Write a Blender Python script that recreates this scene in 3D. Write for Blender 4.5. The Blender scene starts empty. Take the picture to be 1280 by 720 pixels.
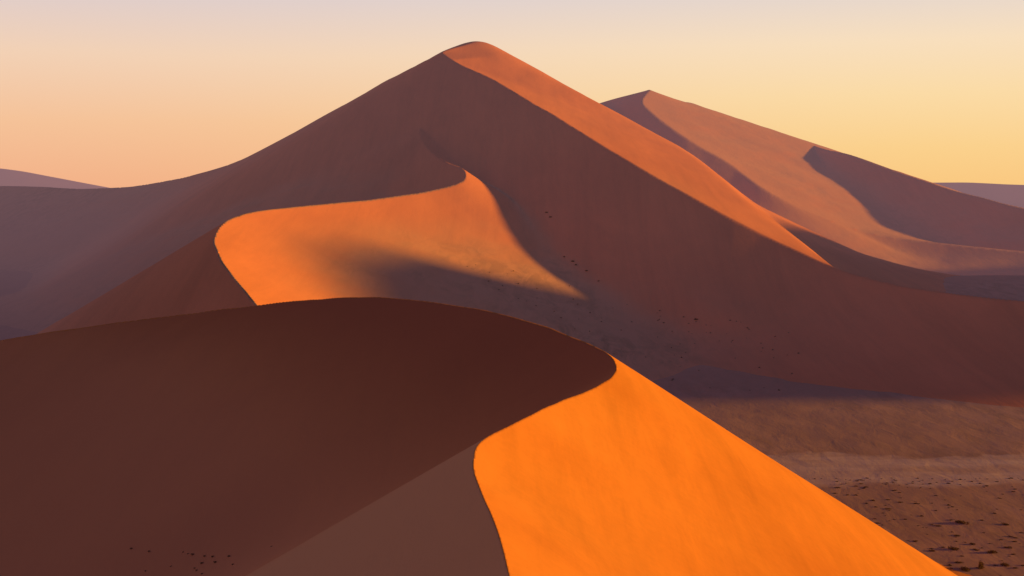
import bpy, math, random
import numpy as np
from mathutils import Vector
random.seed(7)
C = bpy.context.scene.collection
EYE = 80.0            # the camera stands 80 m above the clay plain, y runs away from it

# ------------------------------------------------------------------ helpers
def lin(r, g, b):
    f = lambda c: (c / 12.92 if c <= .04045 else ((c + .055) / 1.055) ** 2.4)
    return (f(r / 255), f(g / 255), f(b / 255), 1.0)

_tabs = {}
def vnoise(x, y, seed=0):
    if seed not in _tabs:
        _tabs[seed] = np.random.RandomState(seed).rand(256, 256).astype(np.float32)
    T = _tabs[seed]
    xi = np.floor(x); yi = np.floor(y)
    fx = (x - xi).astype(np.float32); fy = (y - yi).astype(np.float32)
    xi = xi.astype(np.int64); yi = yi.astype(np.int64)
    fx = fx * fx * (3 - 2 * fx); fy = fy * fy * (3 - 2 * fy)
    a = T[xi & 255, yi & 255]; b = T[(xi + 1) & 255, yi & 255]
    c = T[xi & 255, (yi + 1) & 255]; d = T[(xi + 1) & 255, (yi + 1) & 255]
    return (a + (b - a) * fx) * (1 - fy) + (c + (d - c) * fx) * fy - .5

def fbm(x, y, seed=0, octs=4):
    s = 0; a = 1.0
    for o in range(octs):
        s = s + a * vnoise(x * 2 ** o + 17.3 * o, y * 2 ** o - 9.1 * o, seed + o); a *= .5
    return s

def sstep(a, b, v):
    t = np.clip((v - a) / (b - a), 0, 1)
    return t * t * (3 - 2 * t)

def smax(a, b, k):
    h = np.clip(.5 + .5 * (a - b) / k, 0, 1)
    return b + (a - b) * h + k * h * (1 - h)

def blur(z, n, passes=3):
    for _ in range(passes):
        for ax in (0, 1):
            p = np.pad(z, [(n + 1, n) if k == ax else (0, 0) for k in (0, 1)], mode='edge')
            c = np.cumsum(p.astype(np.float64), axis=ax)
            if ax == 0: z = (c[2 * n + 1:] - c[:-2 * n - 1]) / (2 * n + 1)
            else: z = (c[:, 2 * n + 1:] - c[:, :-2 * n - 1]) / (2 * n + 1)
    return z

def W(px, py, D):
    """a survey mark: bearing, height angle and distance from the standing place, as a world point"""
    return ((px - 640) / 1600 * D, D, (235 - py) / 1600 * D + EYE)

def crest(pts, step=8):
    """Catmull-Rom line through crest marks (px, py, D, slope left, slope right[, apron length l, r, apron slope])"""
    P = []
    for p in pts:
        x, y, z = W(*p[:3]); e = list(p[3:])
        while len(e) < 4: e.append(4000.)
        if len(e) < 5: e.append(.14)
        P.append([x, y, z] + e)
    P = np.array(P, float)
    Q = np.vstack([2 * P[0] - P[1], P, 2 * P[-1] - P[-2]])
    out = []
    for i in range(1, len(Q) - 2):
        p0, p1, p2, p3 = Q[i - 1:i + 3]
        # centripetal
        d = lambda a, b: max(np.linalg.norm((a - b)[:3]) ** .5, 1e-3)
        t0 = 0; t1 = t0 + d(p0, p1); t2 = t1 + d(p1, p2); t3 = t2 + d(p2, p3)
        for k in range(step):
            t = t1 + (t2 - t1) * k / step
            A1 = (t1 - t) / (t1 - t0) * p0 + (t - t0) / (t1 - t0) * p1
            A2 = (t2 - t) / (t2 - t1) * p1 + (t - t1) / (t2 - t1) * p2
            A3 = (t3 - t) / (t3 - t2) * p2 + (t - t2) / (t3 - t2) * p3
            B1 = (t2 - t) / (t2 - t0) * A1 + (t - t0) / (t2 - t0) * A2
            B2 = (t3 - t) / (t3 - t1) * A2 + (t - t1) / (t3 - t1) * A3
            out.append((t2 - t) / (t2 - t1) * B1 + (t - t1) / (t2 - t1) * B2)
    out.append(Q[-2])
    out = np.array(out)
    cum = np.concatenate([[0], np.cumsum(np.hypot(*np.diff(out[:, :2], axis=0).T))])
    amp = out[:, 1] * .0010 + .02
    ph = cum / (out[:, 1].mean() * .05)
    fade = np.minimum(1, np.arange(len(out)) / 4.)
    for c_, sd in ((0, 51), (2, 57)):
        out[:, c_] += fade * amp * (fbm(ph, ph * 0 + .37, sd, 3) * (1.8 if c_ == 0 else .8))
    return out

def nearest(X, Y, L):
    """distance to crest line L, nearest point, height there, signed side (+ left of travel), overshoot past the ends"""
    best = np.full(X.shape, 1e9, np.float32); NX = X.copy(); NY = Y.copy()
    H = np.zeros(X.shape, np.float32); S = np.zeros(X.shape, np.float32)
    for a, b in zip(L[:-1], L[1:]):
        dx, dy = b[0] - a[0], b[1] - a[1]; ln = math.hypot(dx, dy)
        if ln < 1e-3: continue
        ex, ey = dx / ln, dy / ln
        rx, ry = X - np.float32(a[0]), Y - np.float32(a[1])
        t0 = rx * np.float32(ex) + ry * np.float32(ey)
        c = ry * np.float32(ex) - rx * np.float32(ey)
        tc = np.clip(t0, 0, ln)
        dc = np.sqrt((tc - t0) ** 2 + c * c)
        # at a bend both segments claim the same point: the one seen more squarely decides the side
        k = (dc < best - 1e-3) | ((dc < best + 1e-3) & (np.abs(c) > np.abs(S)))
        best[k] = dc[k]; NX[k] = (a[0] + ex * tc)[k]; NY[k] = (a[1] + ey * tc)[k]
        H[k] = (a[2] + (b[2] - a[2]) * tc / ln)[k]; S[k] = c[k]
    return best, NX, NY, H, S

def eval_crest(X, Y, L):
    """sand at its angle of repose falling both ways from crest line L; also nearest crest point"""
    best, NX, NY, H, S = nearest(X, Y, L)
    Z = np.full(X.shape, -1e4, np.float32)
    for a, b in zip(L[:-1], L[1:]):
        dx, dy = b[0] - a[0], b[1] - a[1]; ln = math.hypot(dx, dy)
        if ln < 1e-3: continue
        ex, ey = dx / ln, dy / ln
        rx, ry = X - np.float32(a[0]), Y - np.float32(a[1])
        t0 = rx * np.float32(ex) + ry * np.float32(ey)
        c = ry * np.float32(ex) - rx * np.float32(ey); bb = np.abs(c)
        m = sstep(-.5, .5, c / (np.sqrt((np.clip(t0, 0, ln) - t0) ** 2 + c * c) + 1e-3))
        g = (b[2] - a[2]) / ln
        sm = (a[3] * m + a[4] * (1 - m))
        gg = np.minimum(abs(g), sm * .95) * np.sign(g)
        t = np.clip(t0 + bb * gg / np.sqrt(sm * sm - gg * gg), 0, ln)
        q = t / ln
        s = (a[3] + (b[3] - a[3]) * q) * m + (a[4] + (b[4] - a[4]) * q) * (1 - m)
        d1 = (a[5] + (b[5] - a[5]) * q) * m + (a[6] + (b[6] - a[6]) * q) * (1 - m)
        s2 = a[7] + (b[7] - a[7]) * q
        d = np.sqrt((t - t0) ** 2 + bb * bb)
        z = a[2] + (b[2] - a[2]) * q - (s2 * d + (s - s2) * d1 * (1 - np.exp(-d / d1)))
        np.maximum(Z, z, out=Z)
    return Z, best, NX, NY, H, S

def shoulder(face, cuts, k=3., crown=1e9):
    """the sunny (left) side of a brink: an even face z = c - a x - b y, rounded over where the steep back planes cut it"""
    def f(X, Y, Z, near):
        best, NX, NY, H, S = near
        ev = lambda p: EYE + p[2] - p[0] * X - p[1] * Y
        z = ev(face)
        # the face bends to meet the brink exactly
        nz = EYE + face[2] - face[0] * NX - face[1] * NY
        z = z + (H - nz) * np.exp(-best / 60.)
        z = z + .2 * np.clip(np.minimum(Y - crown, best), 0, 85)      # the face steepens under the summit
        for q_, p in enumerate(cuts): z = -smax(-z, -ev(p), k if q_ == 0 else .4)
        return np.where(S > 0, np.maximum(Z, z), Z)
    return f

def ground_h(x, y):
    z = 1.2 * fbm(x / 160, y / 160, 3, 4) + .25 * fbm(x / 14, y / 14, 9, 3)
    z = z + 24 * np.exp(-(((x - 330) / 210) ** 2 + ((y - 800) / 190) ** 2))
    return z

def grid(us, ys, R):
    U, Y = np.meshgrid(us, ys)
    X = U * np.sqrt(Y * Y + R * R)
    return X.astype(np.float32), Y.astype(np.float32)

def uspace(lo, a, b, hi, du, grow=1.06):
    """even spacing du between a and b, widening outwards to lo and hi"""
    mid = list(np.arange(a, b, du)); s = du; l = []; v = a
    while v > lo: s *= grow; v -= s; l.append(v)
    r = []; s = du; v = mid[-1]
    while v < hi: s *= grow; v += s; r.append(v)
    return np.array(l[::-1] + mid + r)

def sheet(name, X, Y, Z, mat, label, cat, keep=None, kind='structure'):
    n, m = X.shape
    co = np.stack([X, Y, Z], -1).reshape(-1, 3).astype(np.float32)
    i = np.arange(n * m).reshape(n, m)
    q = np.stack([i[:-1, :-1], i[:-1, 1:], i[1:, 1:], i[1:, :-1]], -1)
    if keep is not None:
        kk = keep[:-1, :-1] | keep[:-1, 1:] | keep[1:, 1:] | keep[1:, :-1]
        q = q[kk]
    q = q.reshape(-1, 4)
    used = np.zeros(n * m, bool); used[q.ravel()] = True
    idx = np.cumsum(used) - 1
    co = co[used]; q = idx[q].astype(np.int32)
    me = bpy.data.meshes.new(name)
    me.vertices.add(len(co)); me.vertices.foreach_set('co', co.ravel())
    me.loops.add(q.size); me.loops.foreach_set('vertex_index', q.ravel())
    me.polygons.add(len(q))
    me.polygons.foreach_set('loop_start', np.arange(0, q.size, 4, dtype=np.int32))
    me.polygons.foreach_set('use_smooth', np.ones(len(q), bool))
    me.update(calc_edges=True)
    me.materials.append(mat)
    o = bpy.data.objects.new(name, me); C.objects.link(o)
    o['label'] = label; o['category'] = cat
    if kind: o['kind'] = kind
    return o

# ------------------------------------------------------------------ materials
def nodes(mat):
    mat.use_nodes = True
    nt = mat.node_tree; nt.nodes.clear()
    return nt, nt.nodes.new, nt.links.new

def ramp(n, stops):
    cr = n.color_ramp
    while len(cr.elements) > 1: cr.elements.remove(cr.elements[-1])
    cr.elements[0].position, cr.elements[0].color = stops[0]
    for p, c in stops[1:]:
        e = cr.elements.new(p); e.color = c

def g4(v): return (v, v, v, 1)

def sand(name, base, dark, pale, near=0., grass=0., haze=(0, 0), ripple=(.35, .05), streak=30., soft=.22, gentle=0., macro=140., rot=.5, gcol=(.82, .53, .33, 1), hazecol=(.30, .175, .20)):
    """sand: broad tone drift, wind streaks, sparse grass on gentle slopes, fine ripples; a painted haze glow grows with distance along the valley"""
    mat = bpy.data.materials.new(name); nt, N, Lk = nodes(mat)
    out = N('ShaderNodeOutputMaterial'); geo = N('ShaderNodeNewGeometry')
    bs = N('ShaderNodeBsdfDiffuse'); bs.inputs['Roughness'].default_value = .15
    def noise(scale, det=4, stretch=(1, 1, 1), rough=.55, dist=0., rot=0.):
        mp = N('ShaderNodeMapping'); mp.inputs['Scale'].default_value = tuple(scale * s for s in stretch)
        mp.inputs['Rotation'].default_value = (0, 0, rot)
        Lk(geo.outputs['Position'], mp.inputs['Vector'])
        n = N('ShaderNodeTexNoise'); n.inputs['Scale'].default_value = 1; n.inputs['Detail'].default_value = det
        n.inputs['Roughness'].default_value = rough; n.inputs['Distortion'].default_value = dist
        Lk(mp.outputs['Vector'], n.inputs['Vector'])
        return n.outputs['Fac']
    def mix(a, b, f, mode='MIX'):
        m = N('ShaderNodeMix'); m.data_type = 'RGBA'; m.blend_type = mode
        for s, v in ((m.inputs[6], a), (m.inputs[7], b), (m.inputs[0], f)):
            if hasattr(v, 'is_output'): Lk(v, s)
            else: s.default_value = v
        return m.outputs[2]
    def rmp(f, stops):
        r = N('ShaderNodeValToRGB'); ramp(r, stops); Lk(f, r.inputs['Fac']); return r.outputs['Color']
    def math_(op, a, b=0.):
        m = N('ShaderNodeMath'); m.operation = op
        for s, v in zip(m.inputs, (a, b)):
            if hasattr(v, 'is_output'): Lk(v, s)
            else: s.default_value = v
        return m.outputs[0]
    c1 = rmp(noise(1 / macro, 5), [(.32, dark), (.52, base), (.72, pale)])
    st = rmp(noise(1 / streak, 5, (1, .22, .6), .6, .4, rot), [(.35, g4(.86)), (.65, g4(1.1))])
    c2 = mix(c1, st, .5, 'MULTIPLY')
    if name in ('red_sand', 'far_sand', 'ember_sand'):   # slides down the slip faces
        sl_ = rmp(noise(1 / (3.5 if name == 'ember_sand' else 11.), 6, (1, .07, .12), .7, .5, .42 if name != 'ember_sand' else 1.4), [(.36, g4(.93)), (.5, g4(1.)), (.66, g4(1.05))])
        c2 = mix(c2, sl_, .9, 'MULTIPLY')
    fine = rmp(noise(1.3, 3), [(.3, g4(.96)), (.7, g4(1.03))])
    c2 = mix(c2, fine, .7, 'MULTIPLY')
    sep = N('ShaderNodeSeparateXYZ'); Lk(geo.outputs['Normal'], sep.inputs[0])
    sp = N('ShaderNodeSeparateXYZ'); Lk(geo.outputs['Position'], sp.inputs[0])
    def mr(src, a, b, c=0., e=1.):
        m = N('ShaderNodeMapRange'); m.interpolation_type = 'SMOOTHSTEP'; Lk(src, m.inputs[0])
        for i_, v_ in zip((1, 2, 3, 4), (a, b, c, e)): m.inputs[i_].default_value = v_
        return m.outputs[0]
    apron = math_('MULTIPLY', mr(sp.outputs['X'], 130, 30), mr(sp.outputs['Z'], 98, 78)) if name == 'red_sand' else 1.
    if gentle > 0:
        ft = N('ShaderNodeMapRange'); ft.interpolation_type = 'SMOOTHSTEP'; Lk(sep.outputs['Z'], ft.inputs[0]); ft.inputs[1].default_value = .87; ft.inputs[2].default_value = .965
        c2 = mix(c2, gcol, math_('MULTIPLY', math_('MULTIPLY', ft.outputs[0], gentle), apron))
    if grass > 0:
        flat = N('ShaderNodeMapRange'); Lk(sep.outputs['Z'], flat.inputs[0])
        flat.inputs[1].default_value = .90; flat.inputs[2].default_value = .975
        gn = rmp(noise(1 / 9., 8, (1, .35, 1), .68, .6, -.6), [(.42, g4(0)), (.60, g4(1))])
        gn2 = rmp(noise(1 / 70., 3), [(.38, g4(.15)), (.6, g4(1))])
        f = math_('MULTIPLY', math_('MULTIPLY', gn, gn2), math_('MULTIPLY', math_('MULTIPLY', flat.outputs[0], apron), grass))
        c2 = mix(c2, lin(118, 96, 66), f)
    if name == 'red_sand':      # the valley on the far left is floored with pale clay
        c2 = mix(c2, (.80, .47, .36, 1), math_('MULTIPLY', math_('MULTIPLY', mr(sp.outputs['X'], -110, -330), mr(sp.outputs['Z'], 95, 25)), .75))
    if name == 'clay_plain':
        c2 = mix(c2, (.80, .47, .36, 1), math_('MULTIPLY', math_('MULTIPLY', mr(sp.outputs['X'], -60, -260), mr(sp.outputs['Y'], 400, 600)), .75))
    if name == 'ember_sand':    # shade painted in: lee side lighter low and near, hollow darker towards the crest
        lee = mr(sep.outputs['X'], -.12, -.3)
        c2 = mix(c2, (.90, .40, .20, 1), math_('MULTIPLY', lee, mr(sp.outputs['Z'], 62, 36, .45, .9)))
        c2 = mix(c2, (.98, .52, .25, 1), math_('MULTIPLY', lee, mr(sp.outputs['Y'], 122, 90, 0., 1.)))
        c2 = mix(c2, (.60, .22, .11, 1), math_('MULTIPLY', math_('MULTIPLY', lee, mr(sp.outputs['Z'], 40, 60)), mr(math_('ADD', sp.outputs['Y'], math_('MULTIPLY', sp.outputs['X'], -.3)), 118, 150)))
    Lk(c2, bs.inputs['Color'])
    # relief too fine for the mesh
    h1 = noise(1 / ripple[0], 3, (1, .16, 1), .5, .8, .35)
    h2 = noise(1 / 6., 6, (1, .4, 1), .6, .5, .6)
    bp = N('ShaderNodeBump'); bp.inputs['Strength'].default_value = 1; bp.inputs['Distance'].default_value = ripple[1]
    Lk(h1, bp.inputs['Height'])
    bp2 = N('ShaderNodeBump'); bp2.inputs['Strength'].default_value = 1; bp2.inputs['Distance'].default_value = soft
    Lk(h2, bp2.inputs['Height']); Lk(bp.outputs[0], bp2.inputs['Normal']); Lk(bp2.outputs[0], bs.inputs['Normal'])
    # distance haze put into the surface as a faint glow
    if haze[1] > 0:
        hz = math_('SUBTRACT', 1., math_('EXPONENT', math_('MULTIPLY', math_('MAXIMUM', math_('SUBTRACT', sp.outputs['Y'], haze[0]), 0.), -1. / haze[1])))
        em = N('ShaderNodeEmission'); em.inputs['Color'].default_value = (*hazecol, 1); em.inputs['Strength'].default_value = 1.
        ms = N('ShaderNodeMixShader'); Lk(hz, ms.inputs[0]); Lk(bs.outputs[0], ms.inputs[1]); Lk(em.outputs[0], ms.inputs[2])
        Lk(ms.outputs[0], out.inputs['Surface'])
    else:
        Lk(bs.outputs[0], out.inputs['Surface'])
    return mat, nt, N, Lk, bs, geo, noise, mix, rmp, math_, sp

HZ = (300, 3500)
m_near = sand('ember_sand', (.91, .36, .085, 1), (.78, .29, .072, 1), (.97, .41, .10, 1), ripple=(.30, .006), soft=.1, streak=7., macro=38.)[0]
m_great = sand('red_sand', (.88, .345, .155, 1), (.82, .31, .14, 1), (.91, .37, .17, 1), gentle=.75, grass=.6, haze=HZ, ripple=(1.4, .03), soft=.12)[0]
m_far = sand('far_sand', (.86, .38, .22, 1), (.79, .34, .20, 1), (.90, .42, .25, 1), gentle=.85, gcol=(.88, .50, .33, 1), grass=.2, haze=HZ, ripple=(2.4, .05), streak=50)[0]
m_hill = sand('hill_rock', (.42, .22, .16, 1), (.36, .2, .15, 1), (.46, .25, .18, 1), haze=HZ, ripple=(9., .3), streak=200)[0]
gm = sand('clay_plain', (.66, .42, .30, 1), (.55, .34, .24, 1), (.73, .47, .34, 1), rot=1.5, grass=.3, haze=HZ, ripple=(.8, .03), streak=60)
def pan():
    """the pale dried-mud pan crossing the plain, with a ragged far shore"""
    mat, nt, N, Lk, bs, geo, noise, mix, rmp, math_, sp = gm
    src = bs.inputs['Color'].links[0].from_socket
    yy = math_('ADD', sp.outputs['Y'], math_('MULTIPLY', math_('SUBTRACT', noise(1 / 45., 7, (.8, .6, 1), .62), .5), 60.))
    a = N('ShaderNodeMapRange'); a.interpolation_type = 'SMOOTHSTEP'; Lk(yy, a.inputs[0]); a.inputs[1].default_value = 345; a.inputs[2].default_value = 352
    b = N('ShaderNodeMapRange'); b.interpolation_type = 'SMOOTHSTEP'; Lk(yy, b.inputs[0]); b.inputs[1].default_value = 386; b.inputs[2].default_value = 382
    f = math_('MULTIPLY', a.outputs[0], b.outputs[0])
    tex = rmp(noise(1 / 9., 6, (.3, 1, 1), .65), [(.35, g4(.35)), (.65, g4(1))])
    f = math_('MULTIPLY', f, tex)
    c = mix(src, (.86, .66, .54, 1), f)
    Lk(c, bs.inputs['Color'])
pan()

# ------------------------------------------------------------------ ground
us = uspace(-6, -.45, .45, 6, .0035, 1.05)
ys = np.concatenate([np.arange(-1500, 150, 40.), 150 * np.exp(np.arange(0, 5.75, .0055))])
X, Y = grid(us, ys, 160)
sheet('ground', X, Y, ground_h(X, Y), gm[0], 'wide dry brown plain with a pale clay pan and scattered scrub', 'plain')

# ------------------------------------------------------------------ dunes
SURF = []
def land(x, y):
    z = float(ground_h(np.float32([x]), np.float32([y]))[0])
    for us, ys, R, Z in SURF:
        i = np.searchsorted(ys, y); j = np.searchsorted(us, x / math.sqrt(y * y + R * R))
        if 0 < i < len(ys) and 0 < j < len(us): z = max(z, float(Z[i - 1:i + 1, j - 1:j + 1].mean()))
    return z

def stand(px, py, near=60.):
    D = near
    while D < 3000:
        x, y, z = W(px, py, D); g = land(x, y)
        if g > z: return x, y, g
        D += max(.4, (z - g) * .8)
    return None

def dune(name, label, mat, lines, us, ys, R, toe, rough, blur_n, blur_d, extra=None, sink=.35):
    X, Y = grid(us, ys, R)
    Z = None; best = None
    for ln in lines:
        z, b, nx, ny, H, S = eval_crest(X, Y, ln)
        if extra and ln is lines[0]: z = extra(X, Y, z, (b, nx, ny, H, S))
        if Z is None: Z, best, NX, NY = z, b, nx, ny
        else:
            Z = np.maximum(Z, z)
            k = b < best; best[k] = b[k]; NX[k] = nx[k]; NY[k] = ny[k]
    w = sstep(blur_d[0], blur_d[1], best)
    G = ground_h(X, Y)
    Z = smax(Z, G - sink, toe)
    Z = Z * (1 - w) + blur(Z, blur_n) * w
    Z = Z + sstep(2, 60, best) * rough * (fbm(X / 70, Y / 70, 21, 4)) * sstep(0, 12, Z - G)
    # mesh points next to a crest move onto it, so that the brink is a clean line
    cx = np.gradient(X, axis=1); cy = np.gradient(Y, axis=0)
    k = (np.abs(NX - X) < .55 * cx) & (np.abs(NY - Y) < .55 * cy)
    X2, Y2 = X.copy(), Y.copy(); X2[k] = NX[k]; Y2[k] = NY[k]
    for ln in lines:
        z, *_ = eval_crest(X2[k], Y2[k], ln)
        Z[k] = np.maximum(Z[k], z)
    keep = Z > G - sink * .8
    SURF.append((us, ys, R, Z))
    return sheet(name, X2, Y2, Z, mat, label, 'dune', keep)

# nearest dune: the brink runs out from under the viewer, bends at 90 m and comes back at its tip
F1 = crest([(640, 1180, 12, .62, .64), (643, 840, 36, .62, .64), (634, 720, 56, .61, .64), (618, 655, 66, .6, .64), (600, 612, 76, .6, .64),
            (592, 580, 86, .6, .64), (602, 552, 95, .6, .64), (640, 530, 104, .6, .64), (700, 501, 120, .58, .645),
            (748, 482, 133, .56, .648), (770, 465, 144, .55, .648), (766, 449, 153, .54, .648), (745, 434, 163, .52, .64),
            (700, 415, 177, .5, .62), (650, 399, 190, .48, .6), (600, 387, 205, .47, .6), (530, 376, 228, .46, .6), (450, 371, 252, .45, .6),
            (370, 376, 272, .44, .6), (300, 384, 286, .44, .6), (150, 403, 305, .44, .6), (0, 425, 320, .44, .6), (-250, 470, 335, .44, .6), (-600, 520, 340, .44, .6)])
us = uspace(-2.6, -.43, .36, 2.4, .0011, 1.045)
ys = np.concatenate([np.arange(6, 40, .5), 40 * np.exp(np.arange(0, 2.35, .0032))])
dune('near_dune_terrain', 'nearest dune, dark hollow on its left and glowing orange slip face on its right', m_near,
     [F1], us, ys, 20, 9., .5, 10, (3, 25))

# great dune: summit, long right-hand crest, left skyline, and the spur that curls down towards the viewer
M1 = crest([(552, 66, 1058, .6, .62), (575, 80, 1022, .6, .62), (620, 101, 972, .6, .62), (700, 150, 885, .6, .62, 4000, 1500, .34), (800, 210, 800, .6, .6, 4000, 700, .34),
            (900, 265, 738, .55, .58, 4000, 300, .32), (970, 301, 705, .5, .55, 4000, 130, .29), (1040, 333, 672, .48, .52, 4000, 60, .26), (1090, 348, 645, .47, .5, 4000, 42, .24), (1140, 359, 620, .46, .48, 4000, 34, .22),
            (1280, 377, 572, .43, .44, 4000, 32, .25), (1500, 392, 565, .42, .42, 4000, 32, .28), (1800, 410, 600, .45, .45)])
M2 = crest([(552, 66, 1058, .62, .5), (500, 92, 1150, .62, .5), (440, 125, 1260, .6, .5), (385, 156, 1330, .58, .5), (330, 185, 1385, .54, .5), (285, 206, 1420, .48, .5),
            (240, 219.5, 1450, .42, .5), (195, 229, 1500, .38, .5), (150, 234.5, 1550, .36, .4), (110, 236, 1600, .34, .4), (60, 234, 1680, .34, .4), (0, 232, 1780, .34, .4),
            (-150, 236, 2000, .3, .4), (-350, 240, 2200, .3, .4)])
A = .27
M3 = crest([(524, 151, 972, .45, .45, 60, 4000, A), (525, 162, 925, .45, .45, 60, 4000, A), (530, 178, 893, .5, .48, 60, 4000, A), (550, 197, 850, .6, .55, 60, 4000, A),
            (579, 214, 806, .68, .55, 110, 4000, .32), (577, 226, 786, .68, .58, 90, 4000, .32), (540, 238, 760, .66, .6, 64, 4000, .3), (450, 251, 705, .64, .6, 44, 4000, .3), (370, 258, 650, .62, .6, 38, 4000, .3),
            (310, 266, 600, .62, .6, 36, 4000, .36), (280, 278, 560, .62, .6, 38, 4000, .42), (268, 300, 520, .62, .6, 40, 4000, .45), (277, 325, 488, .62, .6, 40, 4000, .48),
            (300, 356, 455, .62, .58, 40, 4000, .5), (322, 384, 425, .62, .55, 40, 4000, .5), (345, 412, 395, .6, .5, 40, 4000, .5)])
us = uspace(-1.3, -.42, .42, 1.0, .0013, 1.05)
ys = 250 * np.exp(np.arange(0, 2.24, .0028))
dune('great_dune_terrain', 'great pyramid dune with sunlit right edge and a curling spur below it', m_great,
     [M1, M2, M3], us, ys, 1, 15., 1.5, 5, (8, 60),
     extra=shoulder((.35, -.195, -115), [(.5417, -.102, 1.2), (-.333, -.1239, 1.), (-.6, -.1386, .6), (.8, -.139, 0)], crown=1035), sink=2.5)

# dune behind on the right
R1 = crest([(812, 112, 1770, .42, .42), (804, 130, 1652, .42, .42), (840, 160, 1546, .42, .42), (873, 182, 1485, .42, .42), (908, 204, 1432, .42, .42), (965, 243, 1340, .42, .42),
            (1026, 272, 1300, .42, .42), (1083, 291, 1290, .42, .42), (1166, 303, 1275, .42, .42), (1280, 314, 1245, .42, .42), (1480, 330, 1200, .42, .4)])
R2 = crest([(812, 112, 1810, .4, .4), (745, 130, 1840, .4, .4), (650, 160, 1900, .4, .4), (500, 215, 2000, .4, .4)])
R3 = crest([(1015, 181, 1740, .4, .5), (1035, 187, 1660, .4, .5), (1065, 194, 1590, .4, .5), (1140, 220, 1500, .4, .5), (1210, 243, 1420, .4, .46), (1280, 260, 1350, .4, .46), (1500, 300, 1290, .35, .4), (1700, 330, 1270, .35, .4)])
us = uspace(-.25, -.02, .42, 1.0, .0014, 1.05)
ys = 900 * np.exp(np.arange(0, 1.1, .003))
dune('rear_dune_terrain', 'hazy second dune behind the great one, its upper face catching the sun', m_far,
     [R1, R2, R3], us, ys, 1, 22., 2.5, 6, (8, 60), extra=shoulder((.3, -.27, -287), [(.33, -.112, 0), (-.27, -.0479, 0)]))

# unseen hill added right of the view, its crest shaped to shadow the valley
def crest_xyz(pts, s):
    return crest([(x / y * 1600 + 640, 235 - (z - EYE) / y * 1600, y, s, s) for x, y, z in pts])
Q1 = np.array([[850, 330, 0], [850, 400, 8], [850, 462, 62], [850, 492, 118], [850, 530, 138], [850, 565, 150], [850, 600, 160], [850, 648, 158], [852, 678, 116], [858, 735, 114], [862, 790, 140], [866, 876, 150], [872, 960, 130], [880, 1110, 78], [890, 1250, 52], [900, 1350, 40], [900, 1500, 30]], float)
Q1 = np.array([[*(Q1[i] + (Q1[i + 1] - Q1[i]) * k / 10), 1.9, 1.9, 4000, 4000, .14] for i in range(len(Q1) - 1) for k in range(10)])
xs = np.arange(440, 1280, 6.); yy = np.arange(-420, 1650, 8.)
X, Y = [a.astype(np.float32) for a in np.meshgrid(xs, yy)]
Z, b, *_ = eval_crest(X, Y, Q1); G = ground_h(X, Y)
Z = smax(Z, G - .3, 15.)
sheet('shadow_hill', X, Y, Z, m_hill, 'unseen hill added on the right to cast the valley shadow', 'hill', Z > G - .25)

# far hills
def hills(name, label, pts, us, ys, s=.2):
    ln = crest([(px, py, D, s, s) for px, py, D in pts])
    X, Y = grid(us, ys, 1)
    Z, b, *_ = eval_crest(X, Y, ln)
    G = ground_h(X, Y)
    Z = smax(Z + 14 * fbm(X / 700, Y / 700, 40, 5) * sstep(0, 500, b), G - 2, 60.)
    sheet(name, X, Y, Z, m_hill, label, 'hills', Z > G - 1)
hills('far_hills', 'low mauve hills on the horizon beyond the dark valley', [(-500, 190, 7000), (-120, 205, 6000), (-40, 208, 5600), (0, 210, 5600), (35, 216, 5600), (75, 230, 5500), (120, 236, 5400), (170, 239, 5300), (300, 243, 5300)],
      np.arange(-.9, -.15, .004), 3500 * np.exp(np.arange(0, 1.1, .006)))
hills('far_tableland', 'pale flat topped ridge on the horizon beyond the rear dune', [(900, 232, 5200), (1100, 228, 5000), (1165, 227, 5000), (1230, 228, 5000), (1280, 231, 5000), (1420, 236, 5000), (1600, 238, 5000)],
      np.arange(.1, .9, .004), 3500 * np.exp(np.arange(0, .8, .006)))

# ------------------------------------------------------------------ scrub
def leaf_mat(name, a, b):
    mat = bpy.data.materials.new(name); nt, N, Lk = nodes(mat)
    out = N('ShaderNodeOutputMaterial'); bs = N('ShaderNodeBsdfDiffuse'); geo = N('ShaderNodeNewGeometry')
    n = N('ShaderNodeTexNoise'); n.inputs['Scale'].default_value = 4; Lk(geo.outputs['Position'], n.inputs['Vector'])
    r = N('ShaderNodeValToRGB'); ramp(r, [(.35, a), (.65, b)]); Lk(n.outputs['Fac'], r.inputs['Fac'])
    Lk(r.outputs['Color'], bs.inputs['Color']); Lk(bs.outputs[0], out.inputs['Surface'])
    return mat
m_shrub = leaf_mat('scrub_leaf', (.15, .10, .065, 1), (.26, .17, .10, 1))
m_tuft = leaf_mat('dry_grass', (.30, .20, .13, 1), (.5, .33, .21, 1))

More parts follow.
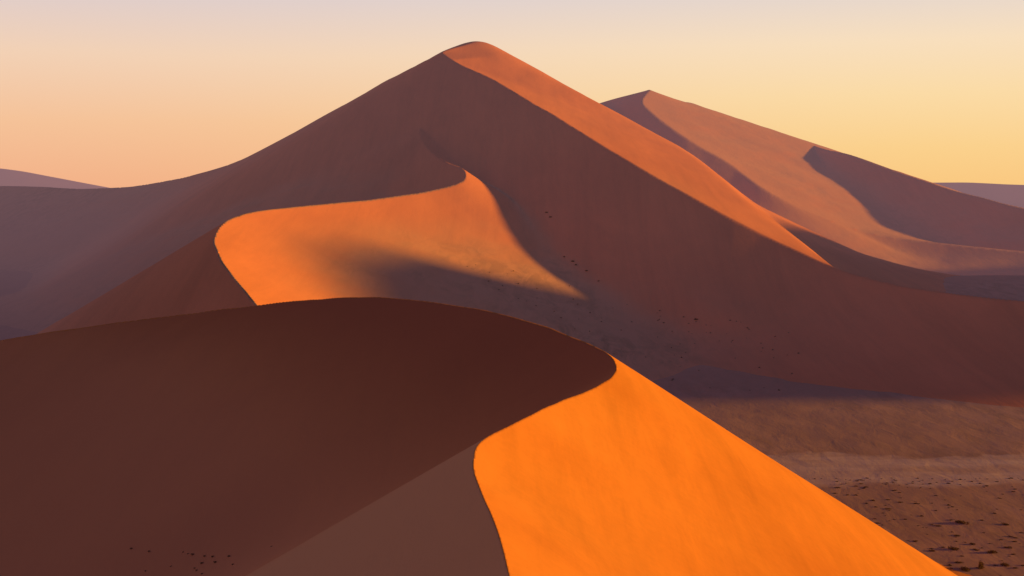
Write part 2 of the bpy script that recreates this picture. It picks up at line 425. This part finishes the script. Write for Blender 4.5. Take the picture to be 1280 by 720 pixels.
def plant_mesh(name, mat, n, wide, tall, blade, up, seed):
    """a tangle of leaf-sized blades filling a low uneven mound"""
    rnd = random.Random(seed); co = []; fa = []
    lobes = [(rnd.uniform(-.3, .3) * wide, rnd.uniform(-.3, .3) * wide, rnd.uniform(.55, 1.)) for _ in range(5)]
    for _ in range(n):
        lx, ly, lh = rnd.choice(lobes)
        a = rnd.uniform(0, 6.283); r = rnd.random() ** .6
        t = rnd.random()
        x = lx + math.cos(a) * r * wide * .24; y = ly + math.sin(a) * r * wide * .24
        z = t * tall * lh * math.sqrt(max(0, 1 - r * r * .8))
        dv = Vector((math.cos(a) * (1 - up) + rnd.uniform(-.3, .3), math.sin(a) * (1 - up) + rnd.uniform(-.3, .3), up + rnd.uniform(-.2, .5))).normalized() * blade * rnd.uniform(.6, 1.4)
        sv = dv.cross(Vector((rnd.uniform(-1, 1), rnd.uniform(-1, 1), rnd.uniform(-1, 1)))).normalized() * blade * .28
        p = Vector((x, y, max(z - dv.z * .3, -.05)))
        k = len(co); co += [p - sv * .6, p + sv * .6, p + dv * .6 + sv, p + dv]; fa.append((k, k + 1, k + 2, k + 3))
    me = bpy.data.meshes.new(name); me.from_pydata([tuple(c) for c in co], [], fa); me.materials.append(mat); return me

shrubs = [plant_mesh('desert_shrub', m_shrub, 520, 2.0, .7, .18, .45, q) for q in range(4)]
upright = plant_mesh('upright_shrub', m_shrub, 620, 1.7, 1.9, .22, .8, 11)
tufts = [plant_mesh('grass_tuft', m_tuft, 160, .9, .55, .3, .9, 20 + q) for q in range(3)]

def put(name, me, px, py, size, label, cat, group=None, flat=1., near=60.):
    h = stand(px, py, near)
    if h is None: return None
    o = bpy.data.objects.new(name, me); C.objects.link(o)
    o.location = (h[0], h[1], h[2] - .03)
    o.scale = (size, size, size * flat); o.rotation_euler = (0, 0, random.uniform(0, 6.28))
    o['label'] = label; o['category'] = cat
    if group: o['group'] = group
    return o
big = [(1192, 687, 1.25, 'wide low shrub, left one of the two broad dark mounds above the bottom pair'),
       (1238, 691, 1.25, 'wide low shrub, right one of the two broad dark mounds above the bottom pair'),
       (1205, 713, 1.3, 'broadest dark shrub at the bottom edge, just left of the upright one'),
       (1257, 707, 1.1, 'rounded dark shrub at the bottom right corner, right of the upright one'),
       (1215, 681, .8, 'small compact shrub midway above the two broad dark mounds'),
       (1203, 654, 1.45, 'long flat shrub farthest back among the large dark ones'),
       (1256, 656, .95, 'flat shrub by the right edge, level with the long flat one')]
for px, py, sz, lb in big:
    put('desert_shrub', random.choice(shrubs), px, py, sz, lb, 'shrub', 'large shrubs on the plain', .8)
put('upright_shrub', upright, 1226, 711, 1.0, 'tall upright shrub standing between the low ones on the plain', 'shrub', 'large shrubs on the plain')
GL = 'small dark desert shrub scattered on the brown plain'
for px, py, sz in [(1111, 637, .8), (1196, 670, .8), (1165, 689, .8), (1200, 704, .9), (1260, 685, .8), (1144, 677, .7), (1172, 658, .8), (1125, 628, .7), (1146, 630, .7),
                   (1091, 626, .7), (1046, 610, .7), (1097, 654, .6), (1059, 619, .6)]:
    put('desert_shrub', random.choice(shrubs), px, py, sz, GL, 'shrub', 'shrubs on the plain', .55)
k = 0
while k < 175:
    py = 598 + 125 * random.random() ** 1.5; px = random.uniform(1000, 1300)
    h = stand(px, py)
    if px < 905 + (py - 545) / .646 or h[1] < 230: continue
    k += 1
    put('desert_shrub', random.choice(shrubs), px, py, random.choice((.25, .35, .35, .5, .6)), GL, 'shrub', 'shrubs on the plain', .6)
TL = 'tiny dry grass tuft on the lower slope of the great dune'
k = 0
while k < 90:
    px = random.uniform(560, 1000); py = random.gauss(415, 45)
    if py < 300 + abs(px - 700) * .2 or py > 490 or py > 455 + (px - 770) * .62 or py < 372 + (px - 640) * .1 and px > 720 and py < 330 + (px - 640) * .32: continue
    k += 1
    put('grass_tuft', random.choice(tufts), px, py, random.uniform(.4, 1.), TL, 'grass tuft', 'grass tufts on the great dune', .8, near=330)
for px, py, sz in [(683, 268, 1.7), (688, 272, 1.7), (705, 322, 1.6), (716, 328, 1.8), (720, 333, 1.6), (733, 340, 1.6), (870, 400, 2), (824, 400, 1.3), (748, 352, 1.3)]:
    put('grass_tuft', random.choice(tufts), px, py, sz, TL, 'grass tuft', 'grass tufts on the great dune', .7, near=330)
for k in range(20):
    px = random.gauss(285, 55); py = random.uniform(684, 719)
    if py > 719 or px > 300 + (714 - py) * 1.8 - 8: continue
    put('grass_tuft', random.choice(tufts), px, py, random.uniform(.2, .5), 'small dry grass tuft in the dark hollow of the nearest dune', 'grass tuft', 'grass tufts in the near hollow', .7)

# ------------------------------------------------------------------ light
az, el = math.radians(0), math.radians(6.5)
d = Vector((math.cos(el) * math.cos(az), math.cos(el) * math.sin(az), math.sin(el)))
sl = bpy.data.lights.new('sun', 'SUN'); sl.energy = 5.2; sl.angle = math.radians(1.8); sl.color = (1., .46, .03)
so = bpy.data.objects.new('sun', sl); so.rotation_euler = d.to_track_quat('Z', 'Y').to_euler(); C.objects.link(so)

w = bpy.data.worlds.new('World'); bpy.context.scene.world = w; w.use_nodes = True
nt = w.node_tree; nt.nodes.clear(); N = nt.nodes.new; Lk = nt.links.new
sky = N('ShaderNodeTexSky'); sky.sky_type = 'NISHITA'; sky.sun_disc = False
sky.sun_elevation = el; sky.sun_rotation = math.pi / 2 - az; sky.altitude = 700; sky.dust_density = 3
b1 = N('ShaderNodeBackground'); b1.inputs['Strength'].default_value = .05; Lk(sky.outputs[0], b1.inputs[0])
tc = N('ShaderNodeTexCoord'); sx = N('ShaderNodeSeparateXYZ'); Lk(tc.outputs['Generated'], sx.inputs[0])
def R_(stops):
    r = N('ShaderNodeValToRGB'); ramp(r, stops); Lk(sx.outputs['Z'], r.inputs['Fac']); return r.outputs[0]
up = [(.18, lin(142, 132, 162)), (.32, lin(78, 69, 108)), (.7, lin(53, 51, 90)), (1., lin(48, 48, 84))]
left = R_([(0, lin(247, 180, 138)), (.05, lin(249, 197, 155)), (.10, lin(246, 212, 184)), (.145, lin(226, 208, 206)), (.22, lin(188, 158, 176)), (.42, lin(126, 106, 150))] + up[2:])
right = R_([(0, lin(254, 203, 130)), (.03, lin(255, 212, 143)), (.07, lin(255, 222, 168)), (.11, lin(252, 226, 192)), (.145, lin(234, 218, 208))] + up)
mr = N('ShaderNodeMapRange'); mr.interpolation_type = 'SMOOTHSTEP'; mr.inputs[1].default_value = -.38; mr.inputs[2].default_value = .34; Lk(sx.outputs['X'], mr.inputs[0])
mx = N('ShaderNodeMix'); mx.data_type = 'RGBA'; Lk(mr.outputs[0], mx.inputs[0]); Lk(left, mx.inputs[6]); Lk(right, mx.inputs[7])
b2 = N('ShaderNodeBackground'); Lk(mx.outputs[2], b2.inputs[0])
dk = N('ShaderNodeMapRange'); dk.interpolation_type = 'SMOOTHSTEP'; Lk(sx.outputs['Y'], dk.inputs[0])
dk.inputs[1].default_value = -.5; dk.inputs[2].default_value = .5; dk.inputs[3].default_value = .42; dk.inputs[4].default_value = 1; Lk(dk.outputs[0], b2.inputs[1])
msh = N('ShaderNodeMixShader'); msh.inputs[0].default_value = .96; Lk(b1.outputs[0], msh.inputs[1]); Lk(b2.outputs[0], msh.inputs[2])
wo = N('ShaderNodeOutputWorld'); Lk(msh.outputs[0], wo.inputs['Surface'])

# ------------------------------------------------------------------ camera
cam = bpy.data.cameras.new('camera'); cam.lens = 45; cam.sensor_width = 36; cam.shift_y = -125 / 1280
cam.clip_start = .5; cam.clip_end = 120000
co = bpy.data.objects.new('camera', cam); co.location = (0, 0, EYE); co.rotation_euler = (math.pi / 2, 0, 0); C.objects.link(co)
sc = bpy.context.scene; sc.camera = co
sc.view_settings.view_transform = 'Standard'; sc.view_settings.look = 'None'; sc.view_settings.exposure = 0
sc.cycles.use_denoising = True
sc.cycles.max_bounces = 4; sc.cycles.diffuse_bounces = 2
